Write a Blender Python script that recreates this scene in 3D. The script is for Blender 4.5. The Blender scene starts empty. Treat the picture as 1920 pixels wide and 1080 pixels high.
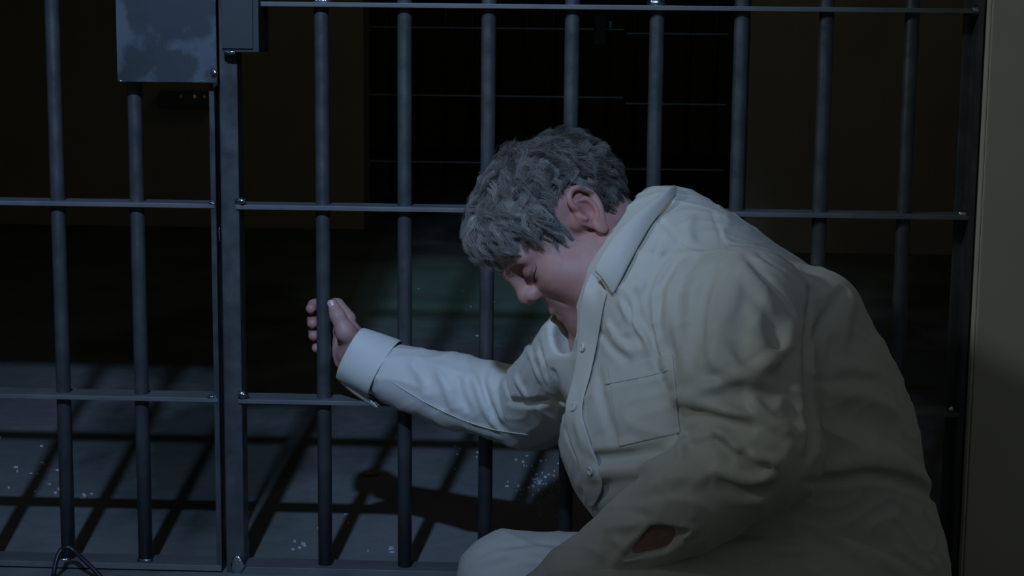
import bpy, bmesh, math, random
import numpy as np
from mathutils import Vector, Matrix

random.seed(7)
rng = np.random.default_rng(7)
SC = bpy.context.scene
COL = SC.collection

# ------------------------------------------------------------------ camera, light, exposure
FPX = 3400.0
H = 0.965
YAW, PITCH, ROLL = -0.0440, 0.1589, 0.0097
_f = np.array([math.sin(YAW) * math.cos(PITCH), math.cos(YAW) * math.cos(PITCH), -math.sin(PITCH)])
_r0 = np.array([math.cos(YAW), -math.sin(YAW), 0.0])
_u0 = np.cross(_r0, _f)
CR = math.cos(ROLL) * _r0 + math.sin(ROLL) * _u0
CU = math.cos(ROLL) * _u0 - math.sin(ROLL) * _r0
CF = _f
EYE = np.array([0.0, 0.0, H])
cam = bpy.data.objects.new('camera', bpy.data.cameras.new('camera'))
COL.objects.link(cam)
cam.matrix_world = Matrix(((CR[0], CU[0], -CF[0], 0), (CR[1], CU[1], -CF[1], 0), (CR[2], CU[2], -CF[2], H), (0, 0, 0, 1)))
cam.data.sensor_width = 36.0
cam.data.lens = FPX / 1920 * 36.0
cam.data.clip_start = 0.05
SC.camera = cam

SC.view_settings.view_transform = 'Standard'
SC.view_settings.look = 'None'
SC.view_settings.gamma = 1.0
SC.view_settings.use_curve_mapping = False
SC.view_settings.exposure = 0.0

world = bpy.data.worlds.new('dark_air')
SC.world = world
world.use_nodes = True
_bg = world.node_tree.nodes['Background']
_wt = world.node_tree
_tc = _wt.nodes.new('ShaderNodeTexCoord'); _sx = _wt.nodes.new('ShaderNodeSeparateXYZ'); _rp = _wt.nodes.new('ShaderNodeValToRGB')
_wt.links.new(_tc.outputs['Generated'], _sx.inputs[0]); _wt.links.new(_sx.outputs['Z'], _rp.inputs['Fac']); _wt.links.new(_rp.outputs['Color'], _bg.inputs[0])
_rp.color_ramp.elements[0].position = 0.0; _rp.color_ramp.elements[0].color = (0.36, 0.44, 0.46, 1)
_rp.color_ramp.elements[1].position = 0.7; _rp.color_ramp.elements[1].color = (0.86, 0.98, 1.0, 1)
_bg.inputs[1].default_value = 0.068      # faint spill from the rest of the unlit set


def lamp(name, kind, loc, target, energy, color, size=0.1, angle=60, blend=0.5):
    l = bpy.data.lights.new(name, kind)
    l.energy = energy
    l.color = color
    if kind == 'SPOT':
        l.spot_size = math.radians(angle)
        l.spot_blend = blend
        l.shadow_soft_size = size
    else:
        l.size = size
    o = bpy.data.objects.new(name, l)
    COL.objects.link(o)
    o.location = loc
    o.rotation_euler = (Vector(target) - Vector(loc)).to_track_quat('-Z', 'Y').to_euler()
    return o


lamp('key_spotlight', 'SPOT', (-0.47, -0.55, 3.05), (-0.57, 2.95, 0.83), 515, (0.37, 0.58, 1.0), 0.06, 32, 1.0)
lamp('side_spotlight', 'SPOT', (-2.4, 1.4, 2.1), (0.6, 2.7, 0.85), 57, (0.80, 0.95, 0.97), 0.12, 34, 0.9)

_cl = lamp('corridor_fill', 'SPOT', (0.3, 5.4, 2.5), (0.3, 5.6, 0.0), 2.2, (1.0, 0.94, 0.80), 0.15, 160, 0.6)  # added unseen fill that lifts the black corridor floor


def px2dir(px, py):
    d = CF + CR * (px - 960) / FPX - CU * (py - 540) / FPX
    return d


def P(px, py, Y):
    """point on the photo's sight line (px, py) at depth Y"""
    d = px2dir(px, py)
    return EYE + d * (Y / d[1])


# ------------------------------------------------------------------ tagging
def tag(o, label=None, cat=None, group=None, kind=None):
    if label: o['label'] = label
    if cat: o['category'] = cat
    if group: o['group'] = group
    o['kind'] = kind or 'thing'
    return o


def empty(name, loc=(0, 0, 0)):
    o = bpy.data.objects.new(name, None)
    o.empty_display_size = 0.05
    COL.objects.link(o)
    o.location = loc
    return o


def link_mesh(name, me, mat, parent=None, smooth=True):
    o = bpy.data.objects.new(name, me)
    COL.objects.link(o)
    if mat: me.materials.append(mat)
    if parent is not None:
        o.parent = parent
        o.matrix_parent_inverse = Matrix.Translation(-parent.location) if parent.parent is None else Matrix.Identity(4)
    if smooth and len(me.polygons):
        me.polygons.foreach_set('use_smooth', np.ones(len(me.polygons), bool))
    return o


def mesh_np(name, V, F):
    """V (n,3), F (m,k) same-size faces"""
    V = np.asarray(V, np.float32); F = np.asarray(F, np.int32)
    me = bpy.data.meshes.new(name)
    me.vertices.add(len(V)); me.vertices.foreach_set('co', V.ravel())
    k = F.shape[1]
    me.loops.add(F.size); me.loops.foreach_set('vertex_index', F.ravel())
    me.polygons.add(len(F))
    me.polygons.foreach_set('loop_start', np.arange(0, F.size, k, dtype=np.int32))
    me.update(calc_edges=True)
    me.validate()
    return me


class MB:
    """collects shapes into one mesh"""
    def __init__(self): self.bm = bmesh.new()

    def box(self, lo, hi, bevel=0.0015):
        b2 = bmesh.new()
        bmesh.ops.create_cube(b2, size=1)
        for v in b2.verts:
            v.co = Vector(((lo[i] + hi[i]) / 2 + v.co[i] * (hi[i] - lo[i]) for i in range(3)))
        if bevel:
            bmesh.ops.bevel(b2, geom=list(b2.edges), offset=bevel, segments=2, affect='EDGES', profile=0.6)
        self._join(b2); return self

    def _join(self, b2):
        me = bpy.data.meshes.new('tmp'); b2.to_mesh(me); b2.free()
        self.bm.from_mesh(me); bpy.data.meshes.remove(me)

    def tube(self, pts, r, n=14, cap=True):
        pts = [Vector(p) for p in pts]
        rr = r if hasattr(r, '__len__') else [r] * len(pts)
        rings = []
        ref = None
        for i, p in enumerate(pts):
            t = (pts[min(i + 1, len(pts) - 1)] - pts[max(i - 1, 0)]).normalized()
            if ref is None:
                ref = t.orthogonal().normalized()
            ref = (ref - t * ref.dot(t)).normalized()
            b = t.cross(ref)
            rings.append([self.bm.verts.new(p + (ref * math.cos(a) + b * math.sin(a)) * rr[i]) for a in [2 * math.pi * k / n for k in range(n)]])
        for A, B in zip(rings, rings[1:]):
            for k in range(n):
                self.bm.faces.new((A[k], A[(k + 1) % n], B[(k + 1) % n], B[k]))
        if cap:
            self.bm.faces.new(rings[0][::-1]); self.bm.faces.new(rings[-1])
        return self

    def blob(self, c, r, seed=0, jit=0.25, sub=2):
        b2 = bmesh.new()
        bmesh.ops.create_icosphere(b2, subdivisions=sub, radius=1)
        R = random.Random(seed)
        ph = [R.uniform(0, 6) for _ in range(6)]
        for v in b2.verts:
            k = 1 + jit * (math.sin(3 * v.co.x + ph[0]) * math.sin(4 * v.co.y + ph[1]) + 0.6 * math.sin(6 * v.co.z + ph[2]) * math.sin(5 * v.co.x + ph[3]))
            v.co = Vector((c[i] + v.co[i] * k * (r[i] if hasattr(r, '__len__') else r) for i in range(3)))
        self._join(b2); return self

    def build(self, name, mat, parent=None, smooth=True):
        bmesh.ops.recalc_face_normals(self.bm, faces=list(self.bm.faces))
        me = bpy.data.meshes.new(name); self.bm.to_mesh(me); self.bm.free()
        o = link_mesh(name, me, mat, parent, smooth)
        return o


# ------------------------------------------------------------------ materials
def mat(name, base, rough=0.5, metal=0.0, noise=None, bump=None, rough_noise=None, sheen=0.0, sss=0.0, spec=0.5):
    """noise: (scale, colour2, lo, hi); bump: (scale, strength, distance); rough_noise: (scale, lo, hi)"""
    m = bpy.data.materials.new(name); m.use_nodes = True
    nt = m.node_tree; N = nt.nodes; L = nt.links
    b = N['Principled BSDF']
    b.inputs['Base Color'].default_value = (*base, 1)
    b.inputs['Roughness'].default_value = rough
    b.inputs['Metallic'].default_value = metal
    b.inputs['Specular IOR Level'].default_value = spec
    tc = N.new('ShaderNodeTexCoord')
    if noise:
        n = N.new('ShaderNodeTexNoise'); n.inputs['Scale'].default_value = noise[0]; n.inputs['Detail'].default_value = 6
        L.new(tc.outputs['Object'], n.inputs['Vector'])
        r = N.new('ShaderNodeValToRGB')
        r.color_ramp.elements[0].position = noise[2]; r.color_ramp.elements[0].color = (*base, 1)
        r.color_ramp.elements[1].position = noise[3]; r.color_ramp.elements[1].color = (*noise[1], 1)
        L.new(n.outputs['Fac'], r.inputs['Fac']); L.new(r.outputs['Color'], b.inputs['Base Color'])
    if rough_noise:
        n = N.new('ShaderNodeTexNoise'); n.inputs['Scale'].default_value = rough_noise[0]; n.inputs['Detail'].default_value = 5
        L.new(tc.outputs['Object'], n.inputs['Vector'])
        mr = N.new('ShaderNodeMapRange'); mr.inputs[1].default_value = 0.35; mr.inputs[2].default_value = 0.65
        mr.inputs[3].default_value = rough_noise[1]; mr.inputs[4].default_value = rough_noise[2]
        L.new(n.outputs['Fac'], mr.inputs[0]); L.new(mr.outputs[0], b.inputs['Roughness'])
    if bump:
        n = N.new('ShaderNodeTexNoise'); n.inputs['Scale'].default_value = bump[0]; n.inputs['Detail'].default_value = 4
        L.new(tc.outputs['Object'], n.inputs['Vector'])
        bp = N.new('ShaderNodeBump'); bp.inputs['Strength'].default_value = bump[1]; bp.inputs['Distance'].default_value = bump[2]
        L.new(n.outputs['Fac'], bp.inputs['Height']); L.new(bp.outputs['Normal'], b.inputs['Normal'])
    if sheen:
        b.inputs['Sheen Weight'].default_value = sheen
    if sss:
        b.inputs['Subsurface Weight'].default_value = sss
        b.inputs['Subsurface Radius'].default_value = (1.0, 0.35, 0.2)
        b.inputs['Subsurface Scale'].default_value = 0.006
    return m


M = {}
M['steel'] = mat('painted_bar_steel', (0.082, 0.086, 0.088), 0.42, 0.5, noise=(18, (0.118, 0.12, 0.118), 0.42, 0.7), rough_noise=(30, 0.3, 0.52), bump=(90, 0.15, 0.001))
M['rail'] = mat('dusty_rail_steel', (0.115, 0.12, 0.122), 0.55, 0.2, noise=(16, (0.15, 0.15, 0.15), 0.4, 0.7), bump=(90, 0.15, 0.001))
M['plate'] = mat('lock_plate_steel', (0.042, 0.048, 0.052), 0.5, 0.2, noise=(11, (0.085, 0.105, 0.122), 0.49, 0.55), rough_noise=(9, 0.35, 0.6), bump=(60, 0.1, 0.001))
M['keeper'] = mat('dull_keeper_steel', (0.045, 0.047, 0.048), 0.55, 0.2, bump=(60, 0.1, 0.001))
M['weld'] = mat('bare_weld_metal', (0.5, 0.55, 0.62), 0.22, 1.0, bump=(220, 0.6, 0.002))
M['jamb'] = mat('painted_wall_edge', (0.66, 0.62, 0.54), 0.6, 0.0, noise=(25, (0.55, 0.52, 0.46), 0.5, 0.8), bump=(120, 0.1, 0.001))
M['wall'] = mat('grey_painted_wall', (0.53, 0.49, 0.43), 0.75, 0.0, noise=(6, (0.50, 0.465, 0.41), 0.4, 0.7), bump=(140, 0.12, 0.001))
M['backwall'] = mat('brown_corridor_wall', (0.46, 0.38, 0.22), 0.85, 0.0, noise=(3, (0.40, 0.33, 0.19), 0.4, 0.7))
M['sidewall'] = mat('pale_brown_corridor_wall', (0.44, 0.36, 0.24), 0.85, 0.0, noise=(3, (0.38, 0.31, 0.21), 0.4, 0.7))
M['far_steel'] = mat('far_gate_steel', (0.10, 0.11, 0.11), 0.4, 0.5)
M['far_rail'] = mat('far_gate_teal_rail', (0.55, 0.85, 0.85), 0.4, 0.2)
M['cable'] = mat('black_rubber_cable', (0.012, 0.012, 0.014), 0.4, 0.0)
M['shirt'] = mat('cream_cotton_shirt', (0.62, 0.60, 0.53), 0.56, 0.0, noise=(5, (0.58, 0.56, 0.48), 0.4, 0.7), bump=(900, 0.06, 0.0006), sheen=0.12, spec=0.5)
M['trousers'] = mat('cream_cotton_trousers', (0.58, 0.56, 0.49), 0.75, 0.0, noise=(6, (0.54, 0.52, 0.45), 0.4, 0.7), bump=(800, 0.08, 0.0006), sheen=0.1, spec=0.3)
M['button'] = mat('pale_shirt_button', (0.7, 0.68, 0.6), 0.3, 0.0)
M['nail'] = mat('fingernail', (0.62, 0.42, 0.40), 0.3, 0.0)
M['lash'] = mat('dark_eyelash', (0.03, 0.022, 0.02), 0.7, 0.0)
M['brow'] = mat('grey_eyebrow', (0.22, 0.19, 0.17), 0.7, 0.0)
M['leaf'] = mat('dry_orange_chip', (0.30, 0.13, 0.07), 0.8)
M['chip_glint'] = mat('pale_chips_and_glints', (0.42, 0.45, 0.47), 0.35)


def floor_material():
    m = bpy.data.materials.new('damp_dark_concrete'); m.use_nodes = True
    nt = m.node_tree; N = nt.nodes; L = nt.links; b = N['Principled BSDF']
    tc = N.new('ShaderNodeTexCoord')
    def noise(scale, det=6, stretch=None):
        n = N.new('ShaderNodeTexNoise'); n.inputs['Scale'].default_value = scale; n.inputs['Detail'].default_value = det
        if stretch:
            mp = N.new('ShaderNodeMapping'); mp.inputs['Scale'].default_value = stretch
            L.new(tc.outputs['Object'], mp.inputs['Vector']); L.new(mp.outputs[0], n.inputs['Vector'])
        else:
            L.new(tc.outputs['Object'], n.inputs['Vector'])
        return n
    n1 = noise(2.2); n2 = noise(26, 8)
    r1 = N.new('ShaderNodeValToRGB')
    r1.color_ramp.elements[0].position = 0.36; r1.color_ramp.elements[0].color = (0.15, 0.165, 0.155, 1)
    r1.color_ramp.elements[1].position = 0.62; r1.color_ramp.elements[1].color = (0.215, 0.215, 0.21, 1)
    L.new(n1.outputs['Fac'], r1.inputs['Fac'])
    mx = N.new('ShaderNodeMixRGB'); mx.blend_type = 'MULTIPLY'; mx.inputs[0].default_value = 0.35
    L.new(r1.outputs['Color'], mx.inputs[1]); L.new(n2.outputs['Fac'], mx.inputs[2])
    # dark damp patches
    n3 = noise(1.5, 5, (1.0, 0.45, 1.0))
    r3 = N.new('ShaderNodeValToRGB')
    r3.color_ramp.elements[0].position = 0.50; r3.color_ramp.elements[0].color = (1, 1, 1, 1)
    r3.color_ramp.elements[1].position = 0.60; r3.color_ramp.elements[1].color = (0.33, 0.37, 0.33, 1)
    L.new(n3.outputs['Fac'], r3.inputs['Fac'])
    m2 = N.new('ShaderNodeMixRGB'); m2.blend_type = 'MULTIPLY'; m2.inputs[0].default_value = 1.0
    L.new(mx.outputs[0], m2.inputs[1]); L.new(r3.outputs['Color'], m2.inputs[2])
    # greenish light painted into the colour of one stretch of corridor floor
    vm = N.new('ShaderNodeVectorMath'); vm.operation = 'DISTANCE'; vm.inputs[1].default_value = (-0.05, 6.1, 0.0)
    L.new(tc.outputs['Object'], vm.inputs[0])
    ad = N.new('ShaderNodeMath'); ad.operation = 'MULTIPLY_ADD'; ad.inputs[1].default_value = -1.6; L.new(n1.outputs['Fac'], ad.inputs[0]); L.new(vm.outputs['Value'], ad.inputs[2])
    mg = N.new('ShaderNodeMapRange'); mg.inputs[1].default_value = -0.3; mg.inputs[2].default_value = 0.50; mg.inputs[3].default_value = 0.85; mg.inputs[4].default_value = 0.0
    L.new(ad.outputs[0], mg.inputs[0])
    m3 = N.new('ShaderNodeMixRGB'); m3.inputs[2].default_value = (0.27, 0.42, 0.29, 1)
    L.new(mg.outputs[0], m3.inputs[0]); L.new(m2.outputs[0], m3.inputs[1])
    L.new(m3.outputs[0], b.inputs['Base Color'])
    rr = N.new('ShaderNodeMapRange'); rr.inputs[1].default_value = 0.48; rr.inputs[2].default_value = 0.62
    rr.inputs[3].default_value = 0.72; rr.inputs[4].default_value = 0.45
    L.new(n3.outputs['Fac'], rr.inputs[0]); L.new(rr.outputs[0], b.inputs['Roughness'])
    bp = N.new('ShaderNodeBump'); bp.inputs['Strength'].default_value = 0.35; bp.inputs['Distance'].default_value = 0.004
    L.new(n2.outputs['Fac'], bp.inputs['Height']); L.new(bp.outputs[0], b.inputs['Normal'])
    return m


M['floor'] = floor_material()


def glow(name, col, e):
    m = bpy.data.materials.new(name); m.use_nodes = True
    b = m.node_tree.nodes['Principled BSDF']
    b.inputs['Base Color'].default_value = (*[c * 0.3 for c in col], 1)
    b.inputs['Emission Color'].default_value = (*col, 1); b.inputs['Emission Strength'].default_value = e
    return m


def skin_material():
    m = mat('skin', (0.50, 0.33, 0.27), 0.52, 0.0, bump=(420, 0.12, 0.0006), sss=0.12, spec=0.35)
    nt = m.node_tree; N = nt.nodes; L = nt.links; b = N['Principled BSDF']
    at = N.new('ShaderNodeAttribute'); at.attribute_name = 'redness'
    tc = N.new('ShaderNodeTexCoord')
    n = N.new('ShaderNodeTexNoise'); n.inputs['Scale'].default_value = 45; n.inputs['Detail'].default_value = 5
    L.new(tc.outputs['Object'], n.inputs['Vector'])
    mr = N.new('ShaderNodeMapRange'); mr.inputs[1].default_value = 0.35; mr.inputs[2].default_value = 0.7
    mr.inputs[3].default_value = -0.12; mr.inputs[4].default_value = 0.22
    L.new(n.outputs['Fac'], mr.inputs[0])
    ad = N.new('ShaderNodeMath'); ad.operation = 'ADD'; ad.use_clamp = True
    L.new(at.outputs['Fac'], ad.inputs[0]); L.new(mr.outputs[0], ad.inputs[1])
    r = N.new('ShaderNodeValToRGB')
    r.color_ramp.elements[0].position = 0.0; r.color_ramp.elements[0].color = (0.46, 0.275, 0.235, 1)
    r.color_ramp.elements[1].position = 1.0; r.color_ramp.elements[1].color = (0.39, 0.145, 0.125, 1)
    L.new(ad.outputs[0], r.inputs['Fac']); L.new(r.outputs['Color'], b.inputs['Base Color'])
    return m


def hair_material():
    m = mat('grey_hair', (0.2, 0.19, 0.18), 0.5, 0.0, spec=0.4)
    nt = m.node_tree; N = nt.nodes; L = nt.links; b = N['Principled BSDF']
    at = N.new('ShaderNodeAttribute'); at.attribute_name = 'tone'
    r = N.new('ShaderNodeValToRGB')
    r.color_ramp.elements[0].position = 0.0; r.color_ramp.elements[0].color = (0.052, 0.045, 0.037, 1)
    r.color_ramp.elements[1].position = 1.0; r.color_ramp.elements[1].color = (0.46, 0.44, 0.39, 1)
    L.new(at.outputs['Fac'], r.inputs['Fac']); L.new(r.outputs['Color'], b.inputs['Base Color'])
    return m


M['skin'] = skin_material()
M['hair'] = hair_material()

# ------------------------------------------------------------------ the setting
YB = 2.95


def structure(name, lo, hi, m, bevel=0.0):
    return tag(MB().box(lo, hi, bevel).build(name, m, None, False), kind='structure')


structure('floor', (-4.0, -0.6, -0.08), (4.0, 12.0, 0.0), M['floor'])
WX = P(1850, 240, 2.90)[0]
wr = structure('wall_right', (WX, 2.90, 0.0), (WX + 1.4, 3.10, 2.9), M['wall'], 0.002)
structure('trim_1', (WX - 0.004, 2.905, 0.0), (WX - 0.0005, 2.965, 2.9), M['jamb'], 0.001)
# corridor behind the bars
XL = P(682, 300, 7.5)[0]
XR = P(1400, 300, 7.0)[0]
structure('wall_back', (-3.0, 7.5, 0.0), (XL, 7.7, 2.6), M['backwall'])
structure('wall_far', (-2.2, 11.5, 0.0), (3.0, 11.7, 2.6), M['backwall'])
structure('ceiling', (-3.2, 3.05, 2.6), (3.2, 11.7, 2.75), M['backwall'])
structure('wall_left', (-3.2, 3.05, 0.0), (-3.0, 11.7, 2.6), M['backwall'])
structure('wall_east', (3.0, 3.15, 0.0), (3.2, 11.7, 2.6), M['backwall'])
structure('wall_side', (XR, 7.0, 0.0), (3.0, 7.2, 2.6), M['sidewall'])

# ------------------------------------------------------------------ the bars
BR = 0.0120
RT = 0.0075
RD0, RD1 = YB - 0.026, YB + 0.026
RAILZ = [H - 0.0142, H - 0.3427, H - 0.6676]
TOPZ = 2.2


def bar(x, z0, z1, parent, r=BR):
    bow = random.uniform(-0.0008, 0.0008)
    pts = [(x + bow * math.sin(math.pi * k / 6), YB, z0 + (z1 - z0) * k / 6) for k in range(7)]
    return MB().tube(pts, r, 24).build('vertical_bar', M['steel'], parent)


def rail(x0, x1, zc, parent, t=RT):
    return MB().box((x0, RD0, zc - t / 2), (x1, RD1, zc + t / 2), 0.001).build('cross_rail', M['rail'], parent, False)


def weld(c, r, parent, seed):
    return MB().blob(c, r, seed, 0.3).build('weld_bead', M['weld'], parent)


part = empty('barred_partition', (0.2, YB, 0))
tag(part, 'fixed grey steel bar partition behind the seated person, from square post to grey wall', 'jail bars')
BX = [-0.4425 + 0.1354 * k for k in range(8)]
POSTX = -0.5925
ENDX = P(1826, 240, YB)[0]
for x in BX:
    bar(x, 0.0, TOPZ, part)
for z in RAILZ + [RAILZ[0] + 0.33, RAILZ[0] + 0.66, RAILZ[0] + 0.99]:
    rail(POSTX + 0.01, ENDX, z, part)
MB().box((POSTX - 0.0150, YB - 0.022, 0.0), (POSTX + 0.0155, YB + 0.022, TOPZ), 0.0025).build('square_post', M['steel'], part, False)
MB().box((POSTX + 0.01, RD0, 0.0), (ENDX, RD1, 0.012), 0.001).build('bottom_rail', M['rail'], part, False)
mb = MB(); mb.box((ENDX - 0.006, YB - 0.028, 0.0), (ENDX + 0.002, YB + 0.028, TOPZ), 0.001); mb.box((ENDX - 0.02, YB + 0.02, 0.0), (ENDX, YB + 0.028, TOPZ), 0.001)
mb.build('angle_post', M['steel'], part, False)
kp0, kp1 = P(415, 98, 2.90), P(485, 98, 2.90)
kb = MB().box((kp0[0], 2.902, kp0[2]), (kp1[0], 2.99, kp0[2] + 0.24), 0.0015).build('keeper_box', M['keeper'], part, False)
MB().box((kp0[0] + 0.001, 2.8985, kp0[2] + 0.006), (kp1[0] - 0.009, 2.9025, kp0[2] + 0.235), 0.0008).build('keeper_cover', M['keeper'], kb, False)
i = 0
for (px, py, Y, r) in [(432, 98, 2.905, (0.011, 0.006, 0.004)), (452, 377, 2.925, (0.009, 0.006, 0.006)), (455, 740, 2.925, (0.009, 0.007, 0.007)),
                       (1230, 6, 2.935, (0.014, 0.008, 0.007)), (1829, 20, 2.93, (0.008, 0.008, 0.008)), (1806, 402, 2.93, (0.008, 0.006, 0.006)),
                       (1783, 768, 2.93, (0.006, 0.006, 0.006)), (446, 1060, 2.925, (0.013, 0.003, 0.017)), (605, 2, 2.935, (0.014, 0.006, 0.005))]:
    weld(P(px, py, Y), r, part, i); i += 1

door = empty('cell_door', (-0.8, YB, 0))
tag(door, 'barred steel cell door with a mottled square lock plate, left of the square post', 'cell door')
STX = P(406, 400, YB)[0]
for x in (-1.019, -0.8837, -0.7507):
    bar(x, 0.01, TOPZ, door)
for z in RAILZ[1:] + [RAILZ[0] + 0.33, RAILZ[0] + 0.66, RAILZ[0] + 0.99]:
    rail(-1.6, STX + 0.002, z + 0.001, door)
MB().box((-1.6, RD0, 0.003), (STX + 0.004, RD1, 0.013), 0.001).build('bottom_rail', M['rail'], door, False)
MB().box((-1.6, YB - 0.014, 0.99), (STX - 0.004, YB + 0.014, TOPZ), 0.001).build('upper_shade_sheet', M['steel'], door, False)  # unseen sheet added above the frame to shade the far-left floor
MB().box((STX - 0.0045, YB - 0.024, 0.003), (STX + 0.0045, YB + 0.024, TOPZ), 0.001).build('door_stile', M['steel'], door, False)
pl0, pl1 = P(222, 153, 2.905), P(406, 153, 2.905)
lb = MB().box((pl0[0], 2.909, pl0[2] + 0.002), (-0.6112, 2.99, pl0[2] + 0.22), 0.001).build('lock_box', M['steel'], door, False)
MB().box((pl0[0] - 0.001, 2.903, pl0[2]), (pl1[0] + 0.001, 2.909, pl0[2] + 0.222), 0.0008).build('lock_plate', M['plate'], lb, False)
tag(bpy.data.objects['lock_plate'], 'mottled blue grey steel plate')
for (px, py, Y, r) in [(402, 137, 2.904, (0.006, 0.004, 0.008)), (403, 157, 2.915, (0.004, 0.004, 0.006)), (228, 152, 2.904, (0.004, 0.002, 0.0015)),
                       (380, 152, 2.904, (0.003, 0.002, 0.0012)), (398, 381, 2.925, (0.007, 0.003, 0.003)), (398, 744, 2.925, (0.008, 0.003, 0.0025)),
                       (411, 440, 2.926, (0.0012, 0.001, 0.012)), (120, 1048, 2.935, (0.010, 0.006, 0.003)), (272, 1050, 2.935, (0.012, 0.006, 0.003))]:
    weld(P(px, py, Y), r, door, 20 + i); i += 1

# ------------------------------------------------------------------ far gate and odds beyond
gate = empty('barred_gate', P(1000, 346, 9.0) * [1, 1, 0])
tag(gate, 'faint barred gate with teal cross rails far back in the dark corridor', 'barred gate')
gx = [P(683 + 50.6 * k, 150, 9.0)[0] for k in range(15)]
for x in gx:
    MB().tube([(x, 9.0, 0), (x, 9.0, 2.0)], 0.013, 12).build('vertical_bar', M['far_steel'], gate)
for a, b, py in ((0, 9.6, 53), (0, 9.6, 180), (0, 9.6, 305), (9.7, 13.4, 60), (9.7, 13.4, 191), (9.7, 13.4, 313)):
    z = P(960, py, 9.0)[2]
    x0, x1 = P(683 + 50.6 * a, 150, 9.0)[0], P(683 + 50.6 * b, 150, 9.0)[0]
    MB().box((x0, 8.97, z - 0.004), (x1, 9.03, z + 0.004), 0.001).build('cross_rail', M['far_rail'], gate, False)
c = P(1126, 50, 8.95)
MB().box((c[0] - 0.03, 8.93, c[2] - 0.09), (c[0] + 0.03, 8.99, c[2] + 0.055), 0.004).build('lock_box', M['far_steel'], gate, False)
c = P(1145, 46, 8.9)
MB().box((c[0] - 0.008, 8.90, c[2] - 0.018), (c[0] + 0.008, 8.96, c[2] + 0.018), 0.003).build('gate_handle', M['far_rail'], gate, False)

pan = empty('control_panel', P(355, 185, 7.45))
tag(pan, 'small dark control panel with three dim indicator lamps on the far left wall', 'control panel')
a, b = P(300, 200, 7.45), P(400, 172, 7.45)
MB().box((a[0], 7.42, a[2]), (b[0], 7.5, b[2]), 0.004).build('housing', M['far_steel'], pan, False)
for px, col, e, l in ((339, (0.6, 0.55, 0.1), 0.012, 'yellow lamp'), (365, (1.0, 0.8, 0.5), 0.03, 'white lamp'), (383, (1.0, 0.25, 0.1), 0.025, 'red lamp')):
    c = P(px, 181, 7.41)
    o = MB().blob(c, (0.006, 0.006, 0.008), 1, 0.0).build('indicator_lamp', glow(l.replace(' ', '_'), col, e), pan)
    o['label'] = l

# cable by the door rail
pts = [P(96, 1110, 2.86), P(100, 1080, 2.86), P(106, 1050, 2.87), P(115, 1031, 2.88), P(126, 1026, 2.88), P(138, 1032, 2.88), P(155, 1048, 2.87), P(175, 1067, 2.86), P(195, 1088, 2.85), P(215, 1105, 2.845)]
pts = [np.array(p) for p in pts]
sm = []
for k in range(len(pts) - 1):
    p0, p1, p2, p3 = pts[max(k - 1, 0)], pts[k], pts[k + 1], pts[min(k + 2, len(pts) - 1)]
    for t in np.linspace(0, 1, 6, endpoint=False):
        sm.append(0.5 * (2 * p1 + (p2 - p0) * t + (2 * p0 - 5 * p1 + 4 * p2 - p3) * t * t + (3 * p1 - p0 - 3 * p2 + p3) * t ** 3))
sm = [np.array([p[0], p[1], max(p[2], 0.0042)]) for p in sm]
tag(MB().tube(sm, 0.004, 10).build('cable', M['cable']), 'black cable looped on the floor in front of the cell door', 'cable')

# litter, and puddle glints modelled as pale flakes, on the corridor floor
def chips(name, spots, m):
    mb = MB()
    for (px, py, n, sx, sy, s) in spots:
        for _ in range(n):
            q = P(px + random.gauss(0, sx), py + random.gauss(0, sy), 3.0)
            d = q - EYE; q = EYE + d * (H / -d[2]) if d[2] < 0 else q
            a = random.gauss(0, 0.5); l = s * random.uniform(0.4, 1.2); w = l * random.uniform(0.12, 0.28)
            zz = random.uniform(0.0006, 0.003)
            vs = []
            for (u, v) in ((-1, -0.6), (0.2, -1), (1, 0.1), (0.3, 0.9), (-0.8, 0.7)):
                u *= l; v *= w
                vs.append((q[0] + u * math.cos(a) - v * math.sin(a), q[1] + u * math.sin(a) + v * math.cos(a), zz + 0.25 * v * random.uniform(-1, 1) + 0.002))
            top = [mb.bm.verts.new((x, y, max(z, 0.0015))) for x, y, z in vs]
            bot = [mb.bm.verts.new((x, y, 0.0002)) for x, y, z in vs]
            mb.bm.faces.new(top)
            for k in range(5):
                mb.bm.faces.new((top[k], bot[k], bot[(k + 1) % 5], top[(k + 1) % 5]))
    return mb.build(name, m, None, False)


tag(chips('chips_and_glints', [(1010, 905, 80, 26, 32, 0.0028), (640, 1000, 5, 30, 20, 0.004), (735, 1030, 4, 8, 4, 0.005), (60, 880, 16, 40, 26, 0.004), (160, 932, 5, 8, 3, 0.005),
                              (890, 850, 12, 60, 25, 0.003), (580, 1025, 5, 20, 8, 0.004), (820, 560, 10, 60, 40, 0.004)], M['chip_glint']),
    'pale paint chips, crumbs and flake-shaped puddle glints on the dark corridor floor', 'debris', kind='stuff')
q = P(695, 892, 3.0); d = q - EYE; q = EYE + d * (H / -d[2])
mb = MB(); mb.blob((q[0], q[1], 0.005), (0.016, 0.009, 0.0045), 5, 0.35)
tag(mb.build('dry_leaf', M['leaf']), 'small orange brown dry leaf on the floor behind the bars', 'leaf')

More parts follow.
